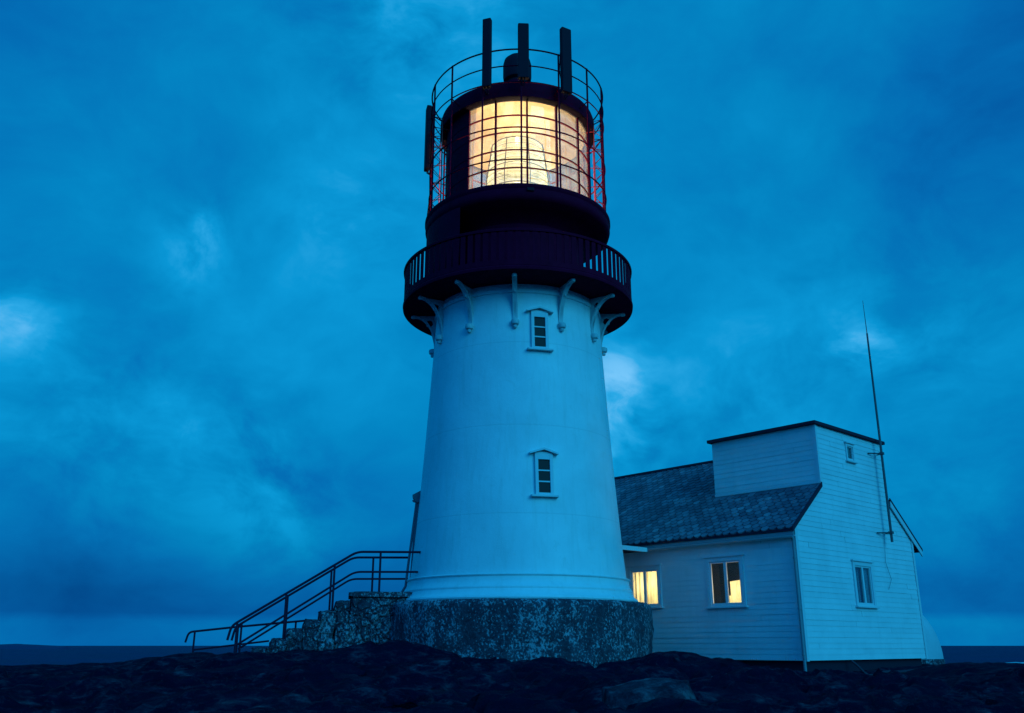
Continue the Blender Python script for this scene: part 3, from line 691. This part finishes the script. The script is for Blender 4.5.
# hand rails of the stair
def SP(r, wv, z): return SO + U * r + V * wv + Z * z
def bend(pts, n=5):
    """round the corners of a bent tube"""
    out = [pts[0]]
    for a, b, c in zip(pts, pts[1:], pts[2:]):
        d1, d2 = (b - a), (c - b); q = min(.16, d1.length * .4, d2.length * .4); p0, p2 = b - d1.normalized() * q, b + d2.normalized() * q
        for k in range(n + 1):
            t = k / n; out.append(p0 * (1 - t) ** 2 + b * 2 * t * (1 - t) + p2 * t * t)
    return out + [pts[-1]]
def stair_rail(wv, r_in, dr, zo, posts, label):
    mz = 0 if wv < 0 else -.07
    t = thing('stair_railing', tuple(SP(5, wv, 0)), label, 'railing', 'hand rails of the stone stair')
    bm = BM(); tube(bm, bend([SP(r_in, wv, 2.30 + zo), SP(4.34 + dr, wv, 2.28 + zo), SP(7.27 + dr, wv, .46 + zo), SP(7.34 + dr, wv, .12 + zo)]), .030, 8); obj('hand_rail', bm, M_rail, t, True)
    bm = BM(); tube(bm, bend([SP(r_in, wv, 1.80 + zo + mz), SP(4.37 + dr, wv, 1.78 + zo + mz), SP(7.16 + dr, wv, -.02 + zo + mz)]), .026, 8); obj('middle_rail', bm, M_rail, t, True)
    if wv < 0:
        for z in (2.30, 1.80):
            bm = BM(); tube(bm, [SP(r_in + .05, wv, z), SP(r_in, wv, z)], .055, 10); obj('wall_flange', bm, M_rail, t, True)
    for r in posts:
        rr = r + dr; top = 2.28 if rr < 4.34 + dr else 2.28 - (rr - 4.34 - dr) * (1.82 / 2.93)
        foot = next((zt for a, b, zt in steps if a <= rr <= b), gz(*SP(rr, wv, 0)[:2]))
        if rr > 6.7: foot = min(foot, gz(*SP(rr, wv, 0)[:2]))
        bm = BM(); tube(bm, [SP(rr, wv, foot - .12), SP(rr, wv, top + zo)], .028, 8); obj('post', bm, M_rail, t, True)
stair_rail(-.82, 2.64, 0, 0, (3.74, 4.88, 6.02, 7.14), 'dark metal stair railing on the near side, bolted to the tower wall')
stair_rail(.76, 2.92, .08, 0, (3.80, 4.90, 6.00, 7.12), 'dark metal stair railing on the far side of the stone steps')

# low railing on the path behind the stair
t = thing('path_railing', (-7.5, 26.5, -.3), 'low dark railing along the path behind the stair foot', 'railing')
bm = BM(); tube(bm, bend([Vector((-9.17, 26.5, .08)), Vector((-9.10, 26.5, .36)), Vector((-7.8, 26.6, .50)), Vector((-5.8, 26.7, .68))]), .03, 8); obj('hand_rail', bm, M_rail, t, True)
bm = BM(); tube(bm, [(-8.95, 26.5, -.12), (-6.85, 26.6, .12)], .026, 8); obj('lower_rail', bm, M_rail, t, True)
for x, y, zt in ((-8.93, 26.5, .38), (-7.75, 26.6, .5), (-6.15, 26.7, .64)):
    bm = BM(); tube(bm, [(x, y, gz(x, y) - .2), (x, y, zt)], .028, 8); obj('post', bm, M_rail, t, True)

# ------------------------------------------------------------------ house
ha = R(42.7); HC = Vector((7.608, 24.5, 0)); D1 = Vector((-math.sin(ha), math.cos(ha), 0)); D2 = Vector((math.cos(ha), math.sin(ha), 0))
def H(s, t_, z): return HC + D2 * s + D1 * t_ + Z * z
HS, HL, ZB0 = 7.10, 10.5, -.375; SR = 3.67
def roofz(s): return 3.15 + .775 * (s if s <= SR else 2 * SR - s)
HOUSE = thing('weatherboard_house', tuple(H(SR, 4, -.7)), 'white weatherboard house with slate roof and flat topped box on the ridge', 'house')
BX0, BX1, BT, BZ = 1.65, 5.75, 3.58, 6.14
def boards(bm, O, along, out, ext, z0, z1, holes=(), bh=.146, lap=.010):
    """lapped boards; ext(z) gives the (from, to) run of the wall at height z; holes are (u0, u1, z0, z1)"""
    brnd = random.Random(int(1000 * (O.x + out.y * 7 + z0)))
    lay = bm.faces.layers.float.new('tone_f')
    zs = list(np.arange(z0, z1 - 1e-6, bh)) + [z1]
    cuts = sorted(set(zs))
    for za, zb in zip(cuts, cuts[1:]):
        # split the row where a hole begins or ends within it
        zc = [za] + sorted(q for h in holes for q in (h[2], h[3]) if za + .004 < q < zb - .004) + [zb]
        for a, b in zip(zc, zc[1:]):
            (l0, r0), (l1, r1) = ext(a + 1e-4), ext(b - 1e-4)
            if r0 - l0 < .02: continue
            hs = sorted(h for h in holes if h[2] < (a + b) / 2 < h[3])
            segs = []; cur0, cur1 = l0, l1
            for h in hs: segs.append((cur0, cur1, h[0], h[0])); cur0 = cur1 = h[1]
            segs.append((cur0, cur1, r0, r1))
            fa, fb = lap * (1 - (a - za) / (zb - za + 1e-9)), lap * (1 - (b - za) / (zb - za + 1e-9))
            seg2 = []
            for x0, x1, y0, y1 in segs:
                x = x0 + brnd.uniform(.6, 3.8)
                while x > max(x0, x1) + .3 and x < min(y0, y1) - .5 and zc[1] == zb and a == za:
                    seg2.append((x0, x1 if False else max(x0, x1), x - .001, x - .001)); x0 = x1 = x + .001; x += brnd.uniform(3.0, 5.0)
                    if x > min(y0, y1) - .5: break
                seg2.append((x0, x1, y0, y1))
            for x0, x1, y0, y1 in seg2:
                if max(y0 - x0, y1 - x1) < .01: continue
                q = [O + along * x0 + out * fa + Z * a, O + along * y0 + out * fa + Z * a, O + along * y1 + out * fb + Z * b, O + along * x1 + out * fb + Z * b]
                jog = out * brnd.uniform(-.0025, .0025); q = [p + jog for p in q]
                f = [bm.verts.new(p) for p in q]; bm.faces.new(f)[lay] = brnd.random() ** 2
                if a == za:
                    lo = [bm.verts.new(p) for p in (q[0] - out * lap, q[1] - out * lap)]; bm.faces.new((lo[0], lo[1], f[1], f[0]))
def gext(z):
    l = 0 if z < 3.1 else (z - 3.1) / .775
    r = HS if z < 3.1 + .775 * (2 * SR - HS) else 2 * SR - (z - 3.1) / .775
    if z > 3.1 + .775 * BX0 - .02: l = BX0
    if z > 3.1 + .775 * (2 * SR - BX1) - .02: r = BX1
    return (l, r)
GW = (3.04, 4.02, 1.10, 2.22); GA = (3.40, 3.78, 5.34, 5.78)
FW1 = (1.76, 2.82, 1.07, 2.30); FW2 = (4.68, 5.75, 1.13, 2.21)
bm = BM(); boards(bm, H(0, 0, 0), D2, -D1, gext, ZB0, BZ, (GW, GA)); obj('gable_wall', bm, M_board, HOUSE, recalc=False)
bm = BM(); boards(bm, H(0, 0, 0), D1, -D2, lambda z: (0, HL), ZB0, 3.1, (FW1, FW2)); obj('front_wall', bm, M_board, HOUSE, recalc=False)
bm = BM(); boards(bm, H(HS, 0, 0), D1, D2, lambda z: (0, HL), ZB0, 3.35); obj('back_wall', bm, M_board, HOUSE, recalc=False)
bm = BM(); boards(bm, H(0, HL, 0), D2, D1, lambda z: (0 if z < 3.1 else (z - 3.1) / .8, HS if z < 3.3 else 2 * SR - (z - 3.1) / .775), ZB0, 5.95); obj('end_wall', bm, M_board, HOUSE, recalc=False)
bx = None
bm = BM(); boards(bm, H(BX0, 0, 0), D1, -D2, lambda z: (0, BT), 4.40, BZ); bx = obj('ridge_box', bm, M_board, HOUSE, recalc=False)
bm = BM(); boards(bm, H(BX1, 0, 0), D1, D2, lambda z: (0, BT), 4.40, BZ); obj('box_side', bm, M_board, bx, recalc=False)
bm = BM(); boards(bm, H(0, BT, 0), D2, D1, lambda z: (BX0, BX1), 4.40, BZ); obj('box_side', bm, M_board, bx, recalc=False)
bm = BM(); box(bm, H(0, 0, 0), D2, D1, Z, (BX0 - .14, BX1 + .12), (-.10, BT + .10), (BZ, BZ + .10), .012); obj('box_roof', bm, M_felt, bx)
bm = BM(); box(bm, H(0, 0, 0), D2, D1, Z, (BX0 - .04, BX0 - .028), (0.01, BT), (4.425, 4.50)); obj('flashing', bm, M_trim, bx)
for p in (HOUSE, bx):
    for q in p.children:
        if 'tone_f' in q.data.attributes: face_tone(q)
# corner boards
def corner_board(s_, side, z0, z1, out, w_):
    """side +1: the board wraps a corner whose wall lies towards larger s"""
    bm = BM(); lo, hi = (-out, w_) if side > 0 else (-w_, out)
    q = [(-out, -out), (w_, -out), (w_, -out + .010), (-out + .010, -out + .010), (-out + .010, .09), (-out, .09)]
    A = [bm.verts.new(H(s_ + side * x, y, z0)) for x, y in q]; B = [bm.verts.new(H(s_ + side * x, y, z1)) for x, y in q]
    for k in range(6): bm.faces.new((A[k], A[(k + 1) % 6], B[(k + 1) % 6], B[k]))
    for f in ((0, 1, 2, 3), (0, 3, 4, 5)): bm.faces.new([A[k] for k in f]); bm.faces.new([B[k] for k in f][::-1])
    obj('corner_board', bm, M_trim, HOUSE)
corner_board(0, 1, ZB0 - .02, 3.06, .024, .10); corner_board(HS, -1, ZB0 - .02, 3.30, .024, .10); corner_board(BX0, 1, 4.46, BZ - .002, .024, .07); corner_board(BX1, -1, 4.46, BZ - .002, .024, .07)
# foundation
bm = BM(); box(bm, H(0, 0, 0), D2, D1, Z, (.14, HS - .1), (.14, HL - .1), (-2.4, ZB0 + .02)); obj('foundation', bm, M_found, HOUSE)
# roof slabs (with a gap where the box stands on the ridge) and slates
def slab(bm, s0, s1, t0, t1, th=.07):
    top = [H(s0, t0, roofz(s0)), H(s1, t0, roofz(s1)), H(s1, t1, roofz(s1)), H(s0, t1, roofz(s0))]
    a = [bm.verts.new(p) for p in top]; b = [bm.verts.new(p - Z * th) for p in top]
    bm.faces.new(a); bm.faces.new(b[::-1])
    for k in range(4): bm.faces.new((a[k], b[k], b[(k + 1) % 4], a[(k + 1) % 4]))
roof = None
bm = BM(); e0 = -.20
slab(bm, e0, BX0 - .01, -.05, HL + .1); slab(bm, BX0 - .01, SR, BT + .01, HL + .1); roof = obj('roof', bm, M_felt, HOUSE)
bm = BM(); slab(bm, BX1 + .01, 7.62, -.05, HL + .1); slab(bm, SR, BX1 + .01, BT + .01, HL + .1); obj('roof', bm, M_felt, HOUSE)
bm = BM(); lay = bm.faces.layers.float.new('tone_f'); tones = []
n_up = Vector((-.8, 1.0)); n_up.normalize()
pit = math.atan(.775); sl = Vector((math.cos(pit), math.sin(pit)))   # along (s, z)
rl = (SR - e0) / math.cos(pit); rowh = .185; row = 0; rnd = random.Random(11)
def on_roof(d, t_, lift): # d = distance up the slope
    s = e0 + d * sl.x; return H(s, t_, roofz(s)) + (D2 * (-sl.y) + Z * sl.x) * lift
while row * rowh < rl:
    d0 = row * rowh - .03; off = (row % 2) * .125
    for k in range(-1, 44):
        t0 = -.06 + k * .25 + off; t1 = t0 + .236
        t0, t1 = max(t0, -.06), min(t1, HL + .1)
        if t1 - t0 < .04: continue
        d1_ = min(d0 + rowh + .10, rl)
        if d1_ - d0 < .05: continue
        if e0 + (d0 + .12) * sl.x > BX0 - .12 and t0 < BT + .02:
            if t1 > BT + .08: t0 = BT + .03
            else: continue
        if e0 + d1_ * sl.x > BX0 - .02 and t0 < BT: d1_ = (BX0 - .02 - e0) / sl.x
        tone = rnd.random() ** 1.6; lf = .030 + rnd.uniform(0, .012); j = rnd.uniform(-.012, .012); c = .085
        pts = [(d0 + c + j, t0), (d0 + j, t0 + c), (d0 + j, t1 - c), (d0 + c + j, t1), (d1_, t1), (d1_, t0)]
        if t1 - t0 < .12: pts = [(d0 + j, t0), (d0 + j, t1), (d1_, t1), (d1_, t0)]
        up_ = [bm.verts.new(on_roof(d, q, lf if i < len(pts) - 2 else .010)) for i, (d, q) in enumerate(pts)]
        lo_ = [bm.verts.new(on_roof(d, q, .002)) for d, q in pts[:-2]]
        fs = [bm.faces.new(up_)]
        for i in range(len(lo_) - 1): fs.append(bm.faces.new((up_[i], lo_[i], lo_[i + 1], up_[i + 1])))
        for f in fs: f[lay] = tone
    row += 1
so_ = obj('slates', bm, M_slate, roof)
face_tone(so_)
bm = BM(); tube(bm, [H(SR, BT + .02, roofz(SR) + .02), H(SR, HL + .1, roofz(SR) + .02)], .07, 8); obj('ridge_cap', bm, M_felt, roof, True)
# verge boards along the gable, fascia and gutter
def rake(s0, s1, lo, hi, w0, w1, m, name):
    bm = BM(); pr = [(s0, roofz(s0) + lo), (s1, roofz(s1) + lo), (s1, roofz(s1) + hi), (s0, roofz(s0) + hi)]
    A = [bm.verts.new(H(s, w0, z)) for s, z in pr]; B = [bm.verts.new(H(s, w1, z)) for s, z in pr]
    bm.faces.new(A); bm.faces.new(B[::-1])
    for k in range(4): bm.faces.new((A[k], A[(k + 1) % 4], B[(k + 1) % 4], B[k]))
    obj(name, bm, m, HOUSE)
rake(-.22, BX0 - .05, -.08, .055, -.085, -.052, M_felt, 'verge'); rake(BX1 + .02, 7.64, -.02, .050, -.085, -.052, M_felt, 'verge')
rake(BX1 + .04, 7.60, -.22, -.024, -.075, -.045, M_trim, 'barge_board')
bm = BM(); box(bm, H(0, 0, 0), D2, D1, Z, (-.17, -.135), (-.04, HL), (2.80, 2.915)); obj('fascia', bm, M_greytrim, HOUSE)
bm = BM(); box(bm, H(0, 0, 0), D2, D1, Z, (-.134, -.02), (-.02, HL), (2.80, 2.82)); obj('soffit', bm, M_trim, HOUSE)
bm = BM(); n_ = 10
for t0, t1 in ((-.07, HL + .05),):
    A = []; B = []
    for k in range(n_ + 1):
        th = math.pi * k / n_; ds, dz_ = -.235 + .062 * math.cos(th), 2.80 - .062 * math.sin(th); A.append(bm.verts.new(H(ds, t0, dz_))); B.append(bm.verts.new(H(ds, t1, dz_)))
    for k in range(n_): bm.faces.new((A[k], A[k + 1], B[k + 1], B[k]))
bmesh.ops.solidify(bm, geom=bm.faces[:], thickness=.008)
gut = obj('gutter', bm, M_trim, HOUSE, True)
bm = BM(); tube(bm, bend([H(-.16, .02, 2.76), H(-.085, .02, 2.70), H(-.085, .02, -.93)]), .040, 10); dp = obj('downpipe', bm, M_greytrim, HOUSE, True)
for z in (2.2, .9, -.25):
    bm = BM(); lathe(bm, H(-.085, .02, 0)[:2], [(.040, z), (.052, z), (.052, z + .05), (.040, z + .05)], 12); box(bm, H(-.085, .02, z + .01), D2, D1, Z, (.035, .06), (-.02, .02), (0, .03)); obj('pipe_clip', bm, M_greytrim, dp)

def house_window(O, a, n, hole, kind):
    """O wall origin, a along, n outward"""
    u0, u1, z0, z1 = hole; c = (u0 + u1) / 2
    def bb(bm, x, y, z, bv=0): box(bm, O, a, n, Z, x, y, z, bv)
    bm = BM(); f = .10 if u1 - u0 > .5 else .06
    bb(bm, (u0 - f, u0 + .012), (-.05, .045), (z0 - .02, z1 + f), .004); bb(bm, (u1 - .012, u1 + f), (-.05, .045), (z0 - .02, z1 + f), .004)
    bb(bm, (u0 + .013, u1 - .013), (-.05, .044), (z1 - .012, z1 + f)); bb(bm, (u0 + .013, u1 - .013), (-.05, .03), (z0 - .02, z0 + .02))
    w_ = obj('window', bm, M_trim, HOUSE)
    bm = BM(); bb(bm, (u0 - f - .05, u1 + f + .05), (-.02, .10), (z0 - .075, z0 - .023), .008); obj('sill', bm, M_trim, w_)
    bm = BM(); bb(bm, (u0 - f - .04, u1 + f + .04), (-.0, .085), (z1 + f + .003, z1 + f + .045), .006); obj('drip_board', bm, M_trim, w_)
    bm = BM(); sw = .045 if u1 - u0 > .5 else .03; spans = ((u0 + .014, c), (c, u1 - .014)) if u1 - u0 > .5 else ((u0 + .014, u1 - .014),)
    for x0, x1 in spans:
        bb(bm, (x0, x0 + sw), (-.03, .018), (z0 + .022, z1 - .014)); bb(bm, (x1 - sw, x1 - .001), (-.03, .018), (z0 + .022, z1 - .014))
        bb(bm, (x0 + sw + .001, x1 - sw - .001), (-.03, .017), (z0 + .022, z0 + .022 + sw)); bb(bm, (x0 + sw + .001, x1 - sw - .001), (-.03, .017), (z1 - .014 - sw, z1 - .014))
    obj('sash', bm, M_trim, w_)
    for x0, x1 in spans:
        bm = BM(); bb(bm, (x0 + sw - .004, x1 - sw + .004), (-.016, -.010), (z0 + .06, z1 - .05)); obj('pane', bm, M_glass, w_)
    # recess behind the glass
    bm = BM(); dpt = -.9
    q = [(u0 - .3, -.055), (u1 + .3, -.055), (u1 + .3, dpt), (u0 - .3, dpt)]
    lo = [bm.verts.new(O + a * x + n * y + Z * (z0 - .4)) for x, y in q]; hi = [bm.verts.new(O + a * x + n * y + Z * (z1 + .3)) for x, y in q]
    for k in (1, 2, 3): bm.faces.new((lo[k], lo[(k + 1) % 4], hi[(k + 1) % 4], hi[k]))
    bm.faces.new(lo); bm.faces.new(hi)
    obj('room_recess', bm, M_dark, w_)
    def cloth(x0, x1, za, zb, y, m, amp=.02, wl=.11, slant=0.0, name='curtain'):
        bm = BM(); N = 40; pr = None
        for k in range(N + 1):
            x = x0 + (x1 - x0) * k / N; yy = y + amp * math.sin(2 * math.pi * x / wl) + .4 * amp * math.sin(2 * math.pi * x / wl * 2.3 + 1)
            cur = [bm.verts.new(O + a * x + n * yy + Z * za), bm.verts.new(O + a * x + n * yy + Z * (zb + slant * (x - x0)))]
            if pr: bm.faces.new((pr[0], cur[0], cur[1], pr[1]))
            pr = cur
        obj(name, bm, m, w_, True)
    if kind in ('lit', 'half'):
        L = bpy.data.lights.new('room_lamp', 'POINT'); L.energy = 72 if kind == 'lit' else 44; L.color = (1.0, 0.83, 0.42); L.shadow_soft_size = .09
        lo_ = bpy.data.objects.new('room_lamp', L); COL.objects.link(lo_); lo_.parent = w_
        lo_.location = O + a * (c if kind == 'lit' else c - .22) + n * -.80 + Z * ((z0 + z1) / 2 + (.15 if kind == 'lit' else -.15)) - root_loc(w_)
    if kind == 'lit':
        cloth(u0, c + .03, z0 - .05, z1 + .05, -.10, M_curtlit, .028, .13); cloth(c - .03, u1, z0 - .05, z1 + .05, -.12, M_curtlit, .022, .19)
    elif kind == 'half':   # the sash nearer the house corner has an added panel imitating the lit room wall, the other a small glow
        cloth(u0 + .03, c - .035, z0 - .02, z0 + .70, -.14, M_curtlit, .006, .3, -.10, 'glow_panel')
        cloth(c + .06, c + .13, z0 + .02, z0 + .28, -.3, M_curtlit, .004, .1, 0, 'glow_panel')
    elif kind == 'curtain':
        cloth(u0 - .02, u0 + .24, z0 - .05, z1 + .05, -.09, M_curt, .02, .09); cloth(u1 - .27, u1 + .02, z0 - .05, z1 + .05, -.09, M_curt, .02, .09); cloth(c - .12, c + .12, z0 - .05, z1 + .05, -.2, M_curt, .02, .12)
house_window(H(0, 0, 0), D1, -D2, FW2, 'lit'); house_window(H(0, 0, 0), D1, -D2, FW1, 'half')
house_window(H(0, 0, 0), D2, -D1, GW, 'curtain'); house_window(H(0, 0, 0), D2, -D1, GA, 'dark')
bm = BM(); pts = [H(.9, -.05, ZB0 - .05), H(2.0, -.06, ZB0 - .06), H(2.6, -.25, ZB0 - .40)]

# canopy between tower and house
can = thing('covered_way', tuple(H(-1.2, 5.6, 2.6)), 'flat white canopy linking the house eave with the tower', 'canopy')
bm = BM(); box(bm, H(0, 0, 0), D2, D1, Z, (-2.3, -.31), (4.86, 6.5), (2.72, 2.80), .01); obj('canopy_roof', bm, M_felt, can)
bm = BM(); box(bm, H(0, 0, 0), D2, D1, Z, (-2.32, -.31), (4.82, 4.855), (2.70, 2.83)); box(bm, H(0, 0, 0), D2, D1, Z, (-2.32, -.31), (6.505, 6.54), (2.70, 2.83)); obj('fascia', bm, M_trim, can)
bm = BM()
for s in (-.55, -1.9): box(bm, H(s, 6.3, 0), D2, D1, Z, (-.05, .05), (-.05, .05), (gz(*H(s, 6.3, 0)[:2]) - .1, 2.715))
obj('post', bm, M_trim, can)

# whip antenna on the gable
A0 = -.25
wh = thing('whip_antenna', tuple(H(5.19, A0, 3.0)), 'tall thin whip antenna fixed to the house gable', 'antenna')
bm = BM(); tube(bm, [H(5.17, A0, 3.0), H(5.22, A0, 6.0), H(5.27, A0, 9.75)], [.042, .040, .030], 8); obj('mast', bm, M_wire, wh, True)
bm = BM(); tube(bm, [H(5.27, A0, 9.75), H(5.26, A0, 10.9)], [.014, .007], 6); obj('whip_tip', bm, M_wire, wh, True)
for z, s in ((3.28, 5.17), (5.74, 5.215)):
    bm = BM(); tube(bm, [H(s - .45, -.03, z - .02), H(s - .02, A0, z)], .022, 6); tube(bm, [H(s + .12, -.03, z), H(s + .02, A0, z)], .018, 6); box(bm, H(s, A0, z), D2, D1, Z, (-.06, .06), (-.06, .06), (-.04, .04)); obj('bracket', bm, M_wire, wh)
bm = BM(); tube(bm, [H(5.1, -.05, 3.1), H(5.0, -.045, 2.4), H(5.25, -.045, 1.9), H(5.0, -.045, 1.6)], .007, 5); obj('cable', bm, M_greytrim, wh, True)

# round dome beyond the house
dm = thing('storage_dome', (13.42, 34.0, -.5), 'smooth white dome half hidden behind the right end of the house', 'dome')
bm = BM(); lathe(bm, (13.42, 34.0), [(1.86 * math.cos(t_), -.45 + 2.22 * math.sin(t_)) for t_ in np.linspace(0, math.pi / 2 - 1e-4, 28)], 64); obj('shell', bm, M_dome, dm, True)
bm = BM(); lathe(bm, (13.42, 34.0), [(1.84, -2.2), (1.89, -2.2), (1.89, -.45), (1.82, -.44)], 64); obj('footing', bm, M_stone, dm, True)

# pipe lying along the ground right of the house
bm = BM(); pl_ = []
for k in range(24):
    q = H(2.5, -.35, 0).lerp(Vector((21, 27.5, 0)), k / 23); pl_.append((q.x, q.y, gz(q.x, q.y) + .05))
pl_ = [tuple(H(2.25, -.04, ZB0 - .02)), tuple(H(2.3, -.18, ZB0 - .15))] + pl_
tube(bm, bend([Vector(p) for p in pl_], 2), .035, 6)
tag(obj('cable_duct', bm, M_duct, None, True), 'grey duct leaving the house foundation and lying across the rock', 'pipe')

# ------------------------------------------------------------------ loose boulders
def boulder(x, y, rx, ry, rz, seed, label, rot=0, m=M_boulder):
    bm = BM(); bmesh.ops.create_icosphere(bm, subdivisions=5, radius=1)
    rn = random.Random(seed); pl = [(Vector((rn.gauss(0, 1), rn.gauss(0, 1), rn.gauss(0, .8))).normalized(), rn.uniform(.62, .88)) for _ in range(11)]
    zg = gz(x, y); cr, sr = math.cos(rot), math.sin(rot)
    for v in bm.verts:
        p = v.co.copy()
        for n_, d in pl:
            e = p.dot(n_) - d
            if e > 0: p -= n_ * e * .92
        q = p * 2.3 + Vector((seed, seed * 1.7, 3))
        nn = float(fbm(np.array([q.x + q.z * .7 + 50]), np.array([q.y - q.z * .6 + 50]), 5, seed)[0]) - .5
        p *= 1 + nn * .22
        px, py = p.x * rx, p.y * ry
        v.co = Vector((x + px * cr - py * sr, y + px * sr + py * cr, zg + (p.z + .30) * rz))
    tag(obj('boulder', bm, m, None, True), label, 'rock', 'loose boulders on the rock in front')
boulder(1.95, 13.3, .84, .65, .52, 5, 'largest pale boulder on the rock below the right edge of the stone base', .2)
boulder(4.3, 17.6, .9, .6, .30, 21, 'flat slab of pale rock right of the largest boulder, below the house windows', -.2)
boulder(.55, 13.6, .5, .45, .22, 25, 'dark broken rock left of the largest pale boulder', .4, M_rock)
boulder(-1.55, 14.3, .42, .4, .22, 8, 'small rounded rock at the bottom edge below the tower', .5, M_rock)
boulder(-3.4, 19.2, .5, .4, .16, 12, 'low flat rock in front of the stone stair', .1, M_rock)
